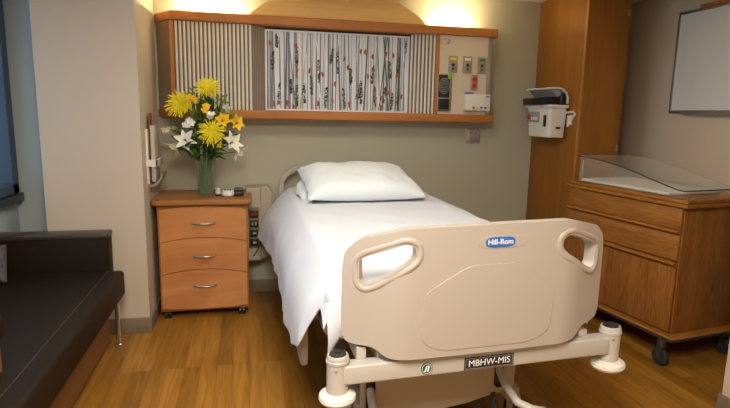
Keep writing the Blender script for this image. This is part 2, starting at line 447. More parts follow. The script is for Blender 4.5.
box(bm, (ax0-.002, ay-.012, az0+fw), (ax0+fw, ay+.01, az1-fw)); box(bm, (ax1-fw, ay-.012, az0+fw), (ax1+.002, ay+.01, az1-fw))
link('frame', bm, 'art_frame', ap, False)

# ---- things on the equipment panel (its face is at y = 3.88)
FY = 3.88
def outlet(x, z, lab, m, cat='gas outlet'):
    t = thing('gas_outlet', lab, cat, (x, FY, z), 'medical gas outlets above the bed')
    link('cover_plate', B((x-.037, FY-.008, z-.062), (x+.037, FY, z+.062), .004), 'plate_metal', t)
    link('colour_label', B((x-.024, FY-.0105, z+.030), (x+.024, FY-.007, z+.048), .001), m, t)
    bm = bmesh.new(); cyl(bm, (x, FY-.014, z-.004), .012, .010, 'y', 16); cyl(bm, (x, FY-.018, z-.034), .008, .012, 'y', 12)
    link('socket', bm, 'dark_metal', t)
outlet(1.535, 1.762, 'metal gas outlet with a yellow label on the headwall panel', 'yellow_lab')
outlet(1.652, 1.762, 'metal gas outlet with a white label on the headwall panel', 'white_ink')
outlet(1.768, 1.762, 'metal gas outlet with a green label on the headwall panel', 'green_lab')
t = thing('power_outlet', 'small double power outlet with two round red sockets on the headwall panel', 'power outlet', (1.714, FY, 1.632))
link('cover_plate', B((1.684, FY-.008, 1.575), (1.744, FY, 1.69), .003), 'plate_metal', t)
for z in (1.655, 1.608):
    bm = bmesh.new(); cyl(bm, (1.714, FY-.013, z), .019, .008, 'y', 20, bev=.002); link('socket', bm, 'red', t)
t = thing('panel_hook', 'small bent metal hook at the top of the headwall panel', 'hook', (1.47, FY, 1.93))
bm = bmesh.new(); tube(bm, [(1.43, FY-.004, 1.945), (1.46, FY-.014, 1.943)]+[(1.475+.018*math.sin(a), FY-.022, 1.925+.018*math.cos(a)) for a in [i*.4 for i in range(9)]], .004, 8)
link('hook_wire', bm, 'steel', t)
t = thing('bedside_speaker', 'black and grey nurse call speaker with round grille and lime sticker on the headwall panel', 'speaker unit', (1.47, FY, 1.42))
link('housing', B((1.418, FY-.02, 1.412), (1.53, FY, 1.69), .012, 3), 'plate_metal', t)
link('speaker_face', B((1.421, FY-.026, 1.515), (1.510, FY-.018, 1.682), .004), 'rubber', t)
bm = bmesh.new()
for k, r in enumerate((.012, .022, .032, .041)):
    n = 8+k*6
    for i in range(n):
        a = 2*PI*i/n; box(bm, (1.465+r*math.cos(a)-.003, FY-.029, 1.60+r*1.35*math.sin(a)-.003), (1.465+r*math.cos(a)+.003, FY-.025, 1.60+r*1.35*math.sin(a)+.003))
link('speaker_grille', bm, 'grey_lab', t, False)
link('sticker', B((1.492, FY-.030, 1.652), (1.522, FY-.024, 1.684)), 'lime', t, False)
link('handset_cradle', B((1.421, FY-.045, 1.425), (1.505, FY-.018, 1.505), .008), 'black', t)
t = thing('glove_box', 'white box with four small coloured squares on the headwall panel', 'box', (1.735, FY, 1.42))
link('carton', B((1.632, FY-.055, 1.422), (1.832, FY-.001, 1.545), .004), 'white_plastic', t)
for i, m in enumerate(('red', 'yellow_lab', 'blue_logo', 'green_lab')):
    link('colour_square', B((1.687+i*.032, FY-.0565, 1.437), (1.707+i*.032, FY-.0545, 1.452)), m, t, False)
link('brand_strip', B((1.795, FY-.0565, 1.522), (1.822, FY-.0545, 1.532)), 'blue_logo', t, False)
link('blue_tab', B((1.64, FY-.03, 1.545), (1.70, FY-.004, 1.558)), 'blue_logo', t, False)
t = thing('wall_outlet', 'square steel wall outlet plate below the headwall cabinet', 'wall outlet', (1.806, YB, 1.224))
link('cover_plate', B((1.742, YB-.01, 1.163), (1.87, YB, 1.285), .005), 'plate_metal', t)
bm = bmesh.new(); box(bm, (1.757, YB-.014, 1.178), (1.855, YB-.009, 1.27), .003)
link('socket_insert', bm, 'silver', t)
for x in (1.785, 1.827):
    for z in (1.20, 1.245):
        bm = bmesh.new()
        for dx in (-.008, .005): box(bm, (x+dx, YB-.016, z-.006), (x+dx+.003, YB-.013, z+.008))
        link('socket_slot', bm, 'black', t, False)

# ------------------------------------------------------------------ literature rack on alcove side wall
XA = -.6
t = thing('magazine_rack', 'narrow cream magazine rack fixed to the side wall of the alcove beside the flowers', 'rack', (XA, 3.64, .9))
link('rack_back', B((XA, 3.53, .90), (XA+.012, 3.70, 1.26), .002), 'white_plastic', t)
link('front_bar', B((XA+.055, 3.52, 1.03), (XA+.07, 3.72, 1.075), .002), 'white_plastic', t)
for y in (3.52, 3.71): link('side_bracket', B((XA, y, 1.03), (XA+.07, y+.01, 1.075)), 'white_plastic', t, False)
bm = bmesh.new(); pp = [(XA+.002, .905), (XA+.03, .90), (XA+.06, .915), (XA+.085, .95), (XA+.095, .99), (XA+.088, .99), (XA+.075, .955), (XA+.05, .93), (XA+.03, .915), (XA+.002, .92)]
prism(bm, pp, 'y', 3.53, 3.70); link('curved_tray', bm, 'taupe_side', t, False)
o = tag(link('magazine', B((XA+.016, 3.58, .93), (XA+.024, 3.66, 1.36), .001), 'maroon', loc=(XA+.02, 3.6, .93)), 'maroon magazine standing at the back of the wall rack', 'magazine')
o = tag(link('magazine', B((XA+.029, 3.535, .935), (XA+.050, 3.705, 1.285), .001), 'paper_grey', loc=(XA+.04, 3.6, .93)), 'grey brochure stack standing at the front of the wall rack', 'magazine')

# ------------------------------------------------------------------ nightstand
NX0, NX1, NY0, NY1 = -.563, .012, 3.575, 4.03
ns = thing('nightstand', 'three-drawer maple nightstand on casters standing between column and bed', 'nightstand', (-.275, 3.8, 0))
link('cabinet_body', B((NX0, NY0+.018, .05), (NX1, NY1, .775), .003), 'wood_night_top', ns)
bm = bmesh.new(); prism(bm, round_poly([(-.596, 3.55), (.040, 3.55), (.040, NY1+.01), (-.596, NY1+.01)], .05), 'z', .775, .81)
bevel_mod(link('top_panel', bm, 'wood_night_top', ns), .008, 3)
def arcz(x, ze, rise):
    u = (x-(NX0+NX1)/2)/((NX1-NX0)/2); return ze+rise*(1-u*u)
xs = [NX0+.012+(NX1-NX0-.024)*i/16 for i in range(17)]
levels = [(.075, -.014), (.302, .038), (.52, .036), (.742, .024)]
handle_px = [.165, .395, .625]
for i in range(3):
    (a, ra), (b, rb) = levels[i], levels[i+1]
    pts = [(x, arcz(x, a, ra)+.002) for x in xs]+[(x, arcz(x, b, rb)-.002) for x in xs[::-1]]
    bm = bmesh.new(); prism(bm, pts, 'y', NY0, NY0+.019)
    d = bevel_mod(link('drawer', bm, 'wood_night', ns), .002, 2)
    zc = [.232, .435, .655][i]; xc = -.275
    bm = bmesh.new(); tube(bm, [(xc-.072, NY0, zc+.002), (xc-.07, NY0-.014, zc), (xc-.035, NY0-.026, zc-.003), (xc, NY0-.029, zc-.004), (xc+.035, NY0-.026, zc-.003), (xc+.07, NY0-.014, zc), (xc+.072, NY0, zc+.002)], [.004, .005, .006, .0065, .006, .005, .004], 10)
    link('handle', bm, 'handle_metal', d)
for x in (NX0+.045, NX1-.05):
    for y in (NY0+.035, NY1-.05):
        bm = bmesh.new(); cyl(bm, (x-.022, y, .026), .026, .018, 'x', 20, bev=.004); cyl(bm, (x+.004, y, .026), .026, .018, 'x', 20, bev=.004)
        box(bm, (x-.012, y-.014, .03), (x+.012, y+.014, .052)); link('caster', bm, 'black', ns)

# small things on the nightstand
T = .811
t = thing('remote_control', 'grey handset with small buttons lying on the nightstand right of the vase', 'remote', (-.12, 3.66, T))
bm = bmesh.new(); lathe(bm, [(0, 0), (.034, 0), (.044, .012), (.044, .028), (.036, .042), (0, .045)], (-.118, 3.70, T), 24)
for v in bm.verts: v.co.y = 3.70+(v.co.y-3.70)*1.3
link('handset_shell', bm, 'white_plastic', t)
bm = bmesh.new()
for i in range(3):
    for j in range(2): cyl(bm, (-.136+i*.018, 3.675+j*.025, T+.041), .006, .006, 'z', 10)
link('button', bm, 'dark_metal', t)
t = thing('telephone', 'small black bedside device at the right end of the nightstand top', 'telephone', (-.045, 3.72, T))
link('device_body', B((-.082, 3.68, T), (-.014, 3.79, T+.034), .010, 3), 'black', t)
link('device_face', B((-.078, 3.70, T+.033), (-.018, 3.78, T+.052), .008, 3), 'dark_metal', t)
t = thing('small_jar', 'small cream jar with a dark base right behind the vase', 'jar', (-.185, 3.735, T))
bm = bmesh.new(); cyl(bm, (-.185, 3.735, T), .019, .01, 'z', 20); link('jar_base', bm, 'black', t)
bm = bmesh.new(); cyl(bm, (-.185, 3.735, T+.01), .019, .04, 'z', 20, bev=.003); link('jar_body', bm, 'paper', t)

# ------------------------------------------------------------------ vase with bouquet
VX, VY = -.258, 3.67
va = thing('glass_vase', 'clear cut-glass vase full of green stems on the nightstand', 'vase', (VX, VY, T))
prof_o = [(.054, 0), (.060, .01), (.059, .05), (.056, .10), (.059, .16), (.067, .22), (.071, .25)]
prof_i = [(.067, .248), (.063, .22), (.054, .16), (.051, .10), (.053, .05), (.051, .02)]
bm = bmesh.new(); lathe(bm, [(0, 0)]+prof_o+prof_i+[(0, .018)], (VX, VY, T), 40)
for v in bm.verts:
    d = Vector((v.co.x-VX, v.co.y-VY)); 
    if d.length > .04:
        k = 1+.02*math.sin(math.atan2(d.y, d.x)*12+(v.co.z-T)*60); v.co.x = VX+d.x*k; v.co.y = VY+d.y*k
link('vase_body', bm, 'vase_glass', va)
bm = bmesh.new(); lathe(bm, [(0, .0185), (.049, .0205), (.0515, .05), (.0495, .10), (.0515, .145), (0, .145)], (VX, VY, T), 32)
link('water', bm, 'water', va)

VZ = T+.24
def stem_pts(end, seed):
    r = random.Random(seed); a = r.uniform(0, 2*PI)
    foot = Vector((VX+.040*math.cos(a), VY+.040*math.sin(a), T+.026))
    d = Vector((end[0]-VX, end[1]-VY)); d = d/(d.length+1e-6)
    neck = Vector((VX+d.x*.038, VY+d.y*.038, VZ))
    e = Vector(end); mid = neck.lerp(e, .5)+Vector((-d.x*.01, -d.y*.01, .02))
    return [foot, foot.lerp(neck, .5), neck, mid, e]
def petal_strip(bm, c, d, up, L, w, curve, mi=0, n=5, point=.9):
    """one petal: a thin cupped blade from c along d"""
    d = d.normalized(); up = (up-d*up.dot(d)).normalized(); s = d.cross(up)
    prev = None
    for i in range(n+1):
        t = i/n; ww = w*(math.sin(PI*min(1, t*point+.08))**.8 if t < 1 else 0.12)
        p = c+d*(L*t)+up*(curve*L*t*t)
        ring = [bm.verts.new(p-s*ww+up*ww*.35), bm.verts.new(p-up*.0006), bm.verts.new(p+s*ww+up*ww*.35)]
        if prev:
            for k in range(2): bm.faces.new((prev[k], prev[k+1], ring[k+1], ring[k])).material_index = mi
        prev = ring
def flower_thing(name, lab, cat, pos, seed, group='flowers in the glass vase'):
    t = thing(name, lab, cat, pos, group)
    bm = bmesh.new(); tube(bm, stem_pts(pos, seed), .0036, 6); link('stem', bm, 'stem', t)
    return t
def basis(n):
    n = n.normalized(); u = n.orthogonal().normalized(); return n, u, n.cross(u)
def mum(pos, face, r, lab, seed):
    t = flower_thing('spider_mum', lab, 'flower', pos, seed); rn = random.Random(seed)
    bm = bmesh.new(); n, u, v = basis(Vector(face)); c = Vector(pos)
    for ly, (cnt, ln, tilt) in enumerate(((30, 1.0, .05), (28, .92, .35), (24, .75, .7), (16, .5, 1.2), (10, .3, 2.2))):
        for i in range(cnt):
            a = 2*PI*(i+rn.random()*.6)/cnt; d = (u*math.cos(a)+v*math.sin(a)+n*(tilt+rn.uniform(-.12, .12))).normalized()
            L = r*ln*rn.uniform(.8, 1.12); dr = Vector((0, 0, -.18)) if ly < 2 else Vector()
            tube(bm, [c+d*.004, c+d*L*.5, c+(d+dr*.5).normalized()*L*.85, c+(d+dr+n*.12).normalized()*L], [.0022, .0032, .0034, .0018], 5)
    link('bloom', bm, 'mum', t)
def lily(pos, face, r, lab, seed, mats=('petal', 'throat'), cup=.55, w=.30):
    t = flower_thing('lily', lab, 'flower', pos, seed); rn = random.Random(seed)
    n, u, v = basis(Vector(face)); c = Vector(pos)-n*r*.4
    bm = bmesh.new()
    for i in range(6):
        a = PI/3*i+(.05 if i % 2 else 0)+rn.uniform(-.1, .1); rad = u*math.cos(a)+v*math.sin(a)
        petal_strip(bm, c, (rad+n*(cup+.1*(i % 2))), n, r*rn.uniform(1.0, 1.15), r*(w if i % 2 else w*.75), -.28, 0, 7, .92)
    link('petals', bm, mats[0], t)
    bm = bmesh.new()
    for i in range(6):
        a = PI/3*i+.3; tube(bm, [c, c+(n+(u*math.cos(a)+v*math.sin(a))*.25)*r*.55], [.002, .001], 5)
    lathe(bm, [(0, 0), (r*.10, .004), (r*.06, .012), (0, .014)], (c.x, c.y, c.z), 8)
    link('stamens', bm, mats[1], t)
def cluster(name, pos, rad, cnt, psize, lab, seed, mat, leafm=None, npet=5, cat='flower'):
    t = flower_thing(name, lab, cat, pos, seed); rn = random.Random(seed); c = Vector(pos); bm = bmesh.new()
    for k in range(cnt):
        o = c+Vector((rn.uniform(-1, 1), rn.uniform(-.6, .4), rn.uniform(-1, 1)))*rad
        n, u, v = basis(Vector((rn.uniform(-.5, .5), -1, rn.uniform(-.1, .7))))
        for i in range(npet):
            a = 2*PI*i/npet+rn.random()*.3
            petal_strip(bm, o, u*math.cos(a)+v*math.sin(a)+n*.5, n, psize, psize*.36, -.1, 0, 4)
    link('blossoms', bm, mat, t)
def leafy(name, pos, spread, cnt, L, w, lab, seed, mat):
    t = thing(name, lab, 'foliage', pos, 'greenery in the glass vase'); rn = random.Random(seed)
    sp = stem_pts(pos, seed); bm = bmesh.new(); tube(bm, sp, .0036, 6); link('stem', bm, 'stem', t)
    bm = bmesh.new(); neck, mid, e = sp[2], sp[3], sp[4]
    for k in range(cnt):
        tt = .25+.75*k/max(1, cnt-1); p = neck.lerp(mid, tt*2) if tt < .5 else mid.lerp(e, tt*2-1)
        d = Vector((rn.uniform(-1, 1), rn.uniform(-1, .7), rn.uniform(-.3, .9)))+(e-mid).normalized()*.5
        petal_strip(bm, p+Vector((rn.uniform(-1, 1), rn.uniform(-1, 1), rn.uniform(-1, 1)))*spread*.3, d, Vector((0, -.3, 1)), L*rn.uniform(.7, 1.15), w*rn.uniform(.7, 1.1), -.25, 0, 5)
    link('leaves', bm, mat, t)

mum((-.40, 3.63, 1.42), (-.25, -1, .35), .092, 'yellow spider chrysanthemum at the left of the bouquet', 11)
mum((-.226, 3.68, 1.525), (.1, -1, .75), .085, 'yellow spider chrysanthemum at the very top of the bouquet', 12)
mum((-.205, 3.56, 1.245), (.0, -1, .15), .092, 'yellow spider chrysanthemum low in the middle of the bouquet', 13)
lily((-.37, 3.55, 1.20), (-.15, -1, .35), .070, 'open white star-shaped lily low on the left of the bouquet', 21)
lily((-.075, 3.57, 1.185), (.6, -.75, .45), .085, 'tall white lily leaning out at the right of the bouquet', 22, cup=1.1)
lily((-.045, 3.62, 1.12), (.75, -.4, -.6), .075, 'white lily hanging down at the lower right of the bouquet', 23, cup=1.2)
lily((-.45, 3.60, 1.145), (-.6, -.3, -.75), .085, 'ivory lily hanging down at the lower left of the bouquet', 24, ('petal_back', 'throat'), cup=1.2)
lily((-.135, 3.57, 1.325), (.1, -1, .3), .052, 'golden yellow lily right of the middle of the bouquet', 25, ('yellow', 'throat'), cup=.9, w=.45)
lily((-.045, 3.60, 1.31), (.6, -1, .1), .055, 'golden yellow lily at the right edge of the bouquet', 26, ('yellow', 'throat'), cup=.9, w=.42)
lily((-.21, 3.56, 1.345), (.1, -.5, .95), .05, 'closed white lily bud in the middle of the bouquet', 27, cup=2.6, w=.5)
cluster('alstroemeria', (-.335, 3.58, 1.30), .03, 5, .026, 'white alstroemeria cluster between the left chrysanthemum and white lily', 31, 'petal')
cluster('alstroemeria', (-.47, 3.62, 1.27), .035, 6, .024, 'ivory alstroemeria cluster at the far left of the bouquet', 32, 'petal_back')
cluster('alstroemeria', (-.11, 3.66, 1.385), .022, 4, .024, 'small white alstroemeria at the upper right of the bouquet', 33, 'petal')
cluster('freesia', (-.245, 3.58, 1.39), .022, 4, .026, 'small golden freesia between the top two chrysanthemums', 34, 'yellow')
cluster('freesia', (-.315, 3.62, 1.44), .028, 5, .026, 'golden freesia at the upper left of the bouquet', 35, 'yellow')
cluster('freesia', (-.16, 3.55, 1.18), .02, 4, .024, 'golden freesia under the middle chrysanthemum', 36, 'yellow')
cluster('goldenrod', (-.34, 3.66, 1.50), .035, 16, .010, 'fine yellow-green goldenrod sprig at the upper left of the bouquet', 37, 'leaf2', cat='foliage')
cluster('goldenrod', (-.14, 3.66, 1.46), .035, 16, .010, 'fine yellow-green goldenrod sprig at the upper right of the bouquet', 38, 'leaf2', cat='foliage')
cluster('goldenrod', (-.10, 3.62, 1.36), .04, 16, .011, 'fine yellow-green goldenrod sprig at the right of the bouquet', 39, 'leaf2', cat='foliage')
G = [((-.30, 3.66, 1.38), 18, .08, .018, 'leaf', 'dark green leafy sprig in the upper left half of the bouquet'),
 ((-.22, 3.64, 1.44), 20, .08, .018, 'leaf', 'dark green leafy sprig in the middle of the bouquet behind the buds'),
 ((-.14, 3.66, 1.36), 18, .08, .018, 'leaf', 'dark green leafy sprig in the upper right half of the bouquet'),
 ((-.42, 3.62, 1.24), 14, .085, .022, 'leaf', 'broad dark leafy sprig at the lower left of the bouquet'),
 ((-.10, 3.60, 1.22), 14, .085, .022, 'leaf', 'broad dark leafy sprig at the lower right of the bouquet'),
 ((-.26, 3.58, 1.20), 18, .08, .022, 'leaf', 'dark leafy sprig low in the middle above the vase rim'),
 ((-.33, 3.57, 1.13), 10, .085, .024, 'leaf', 'broad leafy sprig drooping over the left of the vase rim'),
 ((-.17, 3.57, 1.12), 10, .085, .024, 'leaf', 'broad leafy sprig drooping over the right of the vase rim'),
 ((-.36, 3.68, 1.40), 16, .06, .012, 'leaf2', 'light green leafy sprig behind the left chrysanthemum'),
 ((-.07, 3.66, 1.37), 16, .06, .012, 'leaf2', 'light green leafy sprig at the right edge of the bouquet'),
 ((-.27, 3.70, 1.47), 16, .06, .012, 'leaf2', 'light green leafy sprig behind the top chrysanthemum'),
 ((-.15, 3.68, 1.44), 14, .06, .012, 'leaf2', 'light green leafy sprig at the upper right behind the white alstroemeria')]
for i, (p, c, L_, w_, m_, lb) in enumerate(G): leafy('leaf_sprig', p, .10, c, L_, w_, lb, 41+i, m_)

# ------------------------------------------------------------------ wall control unit between nightstand and bed
t = thing('bed_service_box', 'putty service box with four dark display windows on the wall between nightstand and bed', 'control box', (.06, YB, .3))
bm = bmesh.new(); prism(bm, [(.0, .30), (.105, .30), (.105, .845), (.0, .845)], 'y', 3.87, YB-.001)
bevel_mod(link('casing', bm, 'bed_base', t), .012, 3)
bm = bmesh.new(); prism(bm, [(.10, .30), (.19, .30), (.19, .80), (.165, .845), (.10, .845)], 'y', 3.92, YB-.001)
bevel_mod(link('side_casing', bm, 'bed_base', t), .012, 3)
link('display_panel', B((.018, 3.862, .40), (.092, 3.872, .70), .003), 'taupe', t)
for k, m in enumerate(('black', 'grey_lab', 'amber_led', 'red_led')):
    z = .415+k*.07
    f = link('display_window', B((.026, 3.856, z), (.086, 3.864, z+.054), .002), 'black', t)
    if k >= 2:
        bm = bmesh.new()
        for x in (.038, .062): 
            box(bm, (x, 3.8545, z+.015), (x+.012, 3.8565, z+.04)); 
        link('digits', bm, m, f, False)
    else:
        link('digits', B((.045, 3.8545, z+.02), (.070, 3.8565, z+.034)), 'grey_lab', f, False)
bm = bmesh.new(); tube(bm, [(.10, 3.92, .47), (.10, 3.86, .44), (.085, 3.85, .40), (.05, 3.87, .34), (.0, 3.9, .32)], .004, 8)
link('cable', bm, 'rubber', t)

# ------------------------------------------------------------------ hospital bed
XC = .80
bed = thing('hospital_bed', 'putty-coloured adjustable hospital bed with moulded footboard standing headfirst against the wall', 'bed', (XC, 2.8, 0))
outer = [(.0, 1.028), (-.30, 1.028), (-.455, .990), (-.505, .945), (-.513, .88), (-.513, .665), (-.50, .633), (-.465, .624), (-.40, .621), (-.355, .586), (-.30, .580), (0, .577)]
full = outer+[(-x, z) for x, z in outer[-2:0:-1]]
full = round_poly(full, .024, 5)
hole = [(-.452, .848), (-.455, .915), (-.435, .930), (-.30, .978), (-.268, .968), (-.262, .935), (-.285, .912), (-.405, .843), (-.437, .833)]
hl = round_poly(hole, .022, 4); hr = [(-x, z) for x, z in hl][::-1]
def bend(v, y0, h0=.31, ang=R(27), dz=0):
    u, y, z = v.co; a = abs(u)-(h0-.05)
    s = 1 if u > 0 else -1
    if a <= 0: x, yy, th = u, 0, 0
    elif a < .10:
        th = ang*a/.10; Rr = .10/ang
        x, yy = s*(h0-.05+Rr*math.sin(th)), Rr*(1-math.cos(th))
    else:
        Rr = .10/ang; th = ang; b = a-.10
        x, yy = s*(h0-.05+Rr*math.sin(ang)+b*math.cos(ang)), Rr*(1-math.cos(ang))+b*math.sin(ang)
    v.co = Vector((XC+x-s*math.sin(th)*y, y0+yy+math.cos(th)*y, z+dz))
FBY = 1.59
cuts = [s*(.26+.0125*i) for s in (-1, 1) for i in range(9)]
bm = holed_plate(full, [hl, hr], .042, cuts)
for v in bm.verts: bend(v, FBY)
fb = bevel_mod(link('footboard', bm, 'bed', bed, ang=50), .013, 4, 50)
# raised lips round the hand holes
for sgn, name in ((-1, 'grip_rim'), (1, 'grip_rim')):
    base = hl if sgn < 0 else hr
    cxx = sum(p[0] for p in base)/len(base); czz = sum(p[1] for p in base)/len(base)
    n = len(base); bm = bmesh.new(); rings = []
    for off, dy in ((.001, .012), (.004, -.001), (.012, -.0055), (.022, -.0042), (.028, .004)):
        ring = []
        for i in range(n):
            a = Vector(base[i-1]); b = Vector(base[(i+1) % n]); tn = (b-a).normalized(); nn = Vector((tn.y, -tn.x))
            p = Vector(base[i]); 
            if nn.dot(p-Vector((cxx, czz))) < 0: nn = -nn
            q = p+nn*off; ring.append(bm.verts.new((q.x, dy, q.y)))
        rings.append(ring)
    for a, b in zip(rings, rings[1:]):
        for i in range(n): bm.faces.new((a[i], a[(i+1) % n], b[(i+1) % n], b[i]))
    for v in bm.verts: bend(v, FBY)
    link(name, bm, 'bed', fb, ang=70)
# recessed centre contour and logo
def contour_groove(pts, y, r, w=.0016, mat='taupe_side', name='contour_line', parent=None):
    pp = round_poly(pts, r, 5); bm = bmesh.new(); n = len(pp)
    tube(bm, [(XC+p[0], y, p[1]) for p in pp]+[(XC+pp[0][0], y, pp[0][1])], w, 5, caps=False)
    return link(name, bm, mat, parent)
pts = [(-.16, .600), (.16, .600), (.235, .635), (.245, .79), (.10, .893), (-.08, .893), (-.235, .805), (-.245, .66), (-.22, .625)]
bm = bmesh.new(); prism(bm, [(XC+p[0], p[1]) for p in round_poly(pts, .03, 5)], 'y', FBY-.0022, FBY+.004)
bevel_mod(link('centre_pad', bm, 'bed', fb), .0018, 2)
oval = [(.052*math.cos(t)*1.0, .018*math.sin(t)) for t in [2*PI*i/32 for i in range(32)]]
def superoval(w, h, n=40):
    return [(math.copysign(abs(math.cos(t))**.55, math.cos(t))*w, math.copysign(abs(math.sin(t))**.7, math.sin(t))*h) for t in [2*PI*i/n for i in range(n)]]
LX, LZ = XC+.027, .968
bm = bmesh.new(); prism(bm, [(LX+.012+p[0], LZ+p[1]) for p in superoval(.088, .022)], 'y', FBY-.0015, FBY+.004)
bevel_mod(link('badge_recess', bm, 'bed', fb), .001, 2)
bm = bmesh.new(); prism(bm, [(LX+p[0], LZ+p[1]) for p in superoval(.053, .0175)], 'y', FBY-.0035, FBY+.004)
bd = link('logo_badge', bm, 'blue_logo', fb)
text_mesh('Hill-Rom', .026, 'white_ink', bd, (LX, FBY-.0038, LZ), (R(90), 0, 0), .0006, .98, .0004)

# cross rail with bumper posts
RY0, RY1 = 1.615, 1.672
rail = link('bumper_rail', B((.30, RY0, .502), (1.31, RY1, .567), .005, 3), 'bed_frame', bed)
np_ = link('name_plate', B((XC-.068, RY0-.004, .508), (XC+.118, RY0, .553), .001), 'plate_black', rail)
bm = bmesh.new(); x0, x1, zz0, zz1 = XC-.064, XC+.114, .511, .550
for lo, hi in (((x0, zz0), (x1, zz0+.0015)), ((x0, zz1-.0015), (x1, zz1)), ((x0, zz0), (x0+.0015, zz1)), ((x1-.0015, zz0), (x1, zz1))):
    box(bm, (lo[0], RY0-.0046, lo[1]), (hi[0], RY0-.0038, hi[1]))
link('plate_border', bm, 'grey_lab', np_, False)
text_mesh('MBHW-MIS', .034, 'white_ink', np_, (XC+.025, RY0-.0046, .531), (R(90), 0, 0), .0006, .95)
bm = bmesh.new(); cyl(bm, (XC-.205, RY0-.003, .531), .021, .004, 'y', 28); bg = link('round_badge', bm, 'green_badge', rail)
bm = bmesh.new(); q = XC-.205
tube(bm, [(q+.0175*math.cos(a), RY0-.0035, .531+.0175*math.sin(a)) for a in [2*PI*i/24 for i in range(25)]], .0009, 5, caps=False)
prism(bm, [(q-.010, .520), (q-.004, .520), (q+.002, .542), (q-.002, .542)], 'y', RY0-.0045, RY0-.003)
prism(bm, [(q+.000, .520), (q+.006, .520), (q+.010, .540), (q+.005, .544)], 'y', RY0-.0045, RY0-.003)
link('badge_mark', bm, 'white_ink', bg, False)
for x in (.291, 1.331):
    y = 1.648
    bm = bmesh.new(); lathe(bm, [(0, .455), (.037, .455), (.037, .572), (.040, .575), (.040, .583), (.037, .586), (.037, .596), (.034, .601), (.029, .601), (.029, .595), (0, .595)], (x, y, 0), 36)
    ps = link('bumper_post', bm, 'bed_frame', bed)
    bm = bmesh.new(); lathe(bm, [(.011, .592), (.011, .605), (.028, .605), (.029, .600), (.029, .592)], (x, y, 0), 32, close=True)
    link('socket_ring', bm, 'rubber', ps)
    bm = bmesh.new(); lathe(bm, [(0, .430), (.040, .430), (.056, .435), (.064, .446), (.062, .458), (.050, .467), (.038, .470), (0, .470)], (x, y, 0), 36)
    link('roller_bumper', bm, 'white_plastic', ps)
    bm = bmesh.new(); cyl(bm, (x-.012, y-.040, .560), .005, .006, 'y', 12); link('screw', bm, 'plate_metal', ps)
for x in (XC-.225, XC+.225):
    bm = bmesh.new(); cyl(bm, (x, 1.628, .562), .009, .03, 'z', 14); link('rail_stud', bm, 'white_plastic', bed)
bm = bmesh.new(); box(bm, (1.205, 1.66, .562), (1.225, 1.685, .59), .002); link('rail_clip', bm, 'white_plastic', bed)
bm = bmesh.new()
for x in (.375, .445, 1.155, 1.225): box(bm, (x-.017, 1.66, .545), (x+.017, 3.8, .60), .004)
box(bm, (.36, 2.0, .545), (1.24, 2.06, .595)); box(bm, (.36, 3.3, .545), (1.24, 3.36, .595))
link('side_beams', bm, 'bed_frame', bed)
def shear(o):
    for v in o.data.vertices: v.co.z += v.co.x*.027
    for c in o.children: shear(c)
for o_ in list(bed.children):
    if o_.name.split('.')[0] in ('footboard', 'bumper_rail', 'bumper_post', 'rail_stud', 'rail_clip'): shear(o_)
# deck
bm = bmesh.new(); prism(bm, round_poly([(.262, 1.74), (1.31, 1.74), (1.31, 3.93), (.262, 3.93)], .09, 7), 'z', .592, .640)
bevel_mod(link('mattress_deck', bm, 'bed', bed), .02, 4)
# headboard
ho = [(0, 1.015), (-.30, 1.015), (-.44, .985), (-.535, .905), (-.545, .87), (-.545, .64), (0, .64)]
hf = round_poly(ho[:-1]+[(-x, z) for x, z in ho[-2:0:-1]], .05, 5)
hh = [(-.505, .72), (-.505, .885), (-.43, .950), (-.30, .975), (-.20, .975), (-.20, .93), (-.36, .88), (-.42, .72)]
hhl = round_poly(hh, .03, 4)
bm = holed_plate(hf, [hhl, [(-x, z) for x, z in hhl][::-1]], .035)
for v in bm.verts: v.co.x = v.co.x*.955+XC-.04; v.co.y += 3.95
bevel_mod(link('headboard', bm, 'bed', bed, ang=50), .012, 4, 50)
# lowered side rails
def side_rail(x, y0, y1):
    bm = bmesh.new()
    o_ = round_poly([(y0, .42), (y0+.02, .37), (y0+.10, .36), (y1-.1, .36), (y1, .42), (y1, .58), (y0, .60)], .05, 5)
    prism(bm, o_, 'x', x, x+.028); return bevel_mod(link('side_rail', bm, 'bed', bed), .009, 3)
side_rail(.205, 1.99, 2.82); side_rail(.205, 2.90, 3.72); side_rail(1.318, 1.99, 2.82); side_rail(1.318, 2.90, 3.72)
for y in (2.2, 2.6, 3.1, 3.5):
    link('rail_arm', B((.23, y-.02, .50), (.38, y+.02, .54)), 'bed_frame', bed); link('rail_arm', B((1.22, y-.02, .50), (1.32, y+.02, .54)), 'bed_frame', bed)
# base frame, foot cover, lift columns, casters
bm = bmesh.new()
cv = [(.42, .24), (.44, .225), (.70, .205), (.86, .225), (1.005, .262), (1.07, .28), (1.075, .46), (.42, .46)]
prism(bm, cv, 'y', 1.86, 1.885); box(bm, (.42, 1.885, .40), (1.075, 2.3, .46))
bevel_mod(link('foot_cover', bm, 'bed_base', bed), .006, 2)
link('cover_slot', B((.44, 1.852, .245), (.475, 1.861, .40), .012, 3), 'black', bed); link('cover_slot', B((.978, 1.852, .29), (1.012, 1.861, .43), .012, 3), 'black', bed)
bm = bmesh.new()
for x in (.46, 1.14): box(bm, (x-.03, 1.98, .14), (x+.03, 3.72, .20), .008)
box(bm, (.46, 2.05, .14), (1.14, 2.12, .20), .006); box(bm, (.46, 3.5, .14), (1.14, 3.57, .20), .006)
link('base_frame', bm, 'bed_base', bed)
bm = bmesh.new(); box(bm, (.70, 2.06, .19), (.90, 2.2, .55), .01); box(bm, (.70, 3.4, .19), (.90, 3.54, .55), .01)
link('lift_column', bm, 'bed_frame', bed)
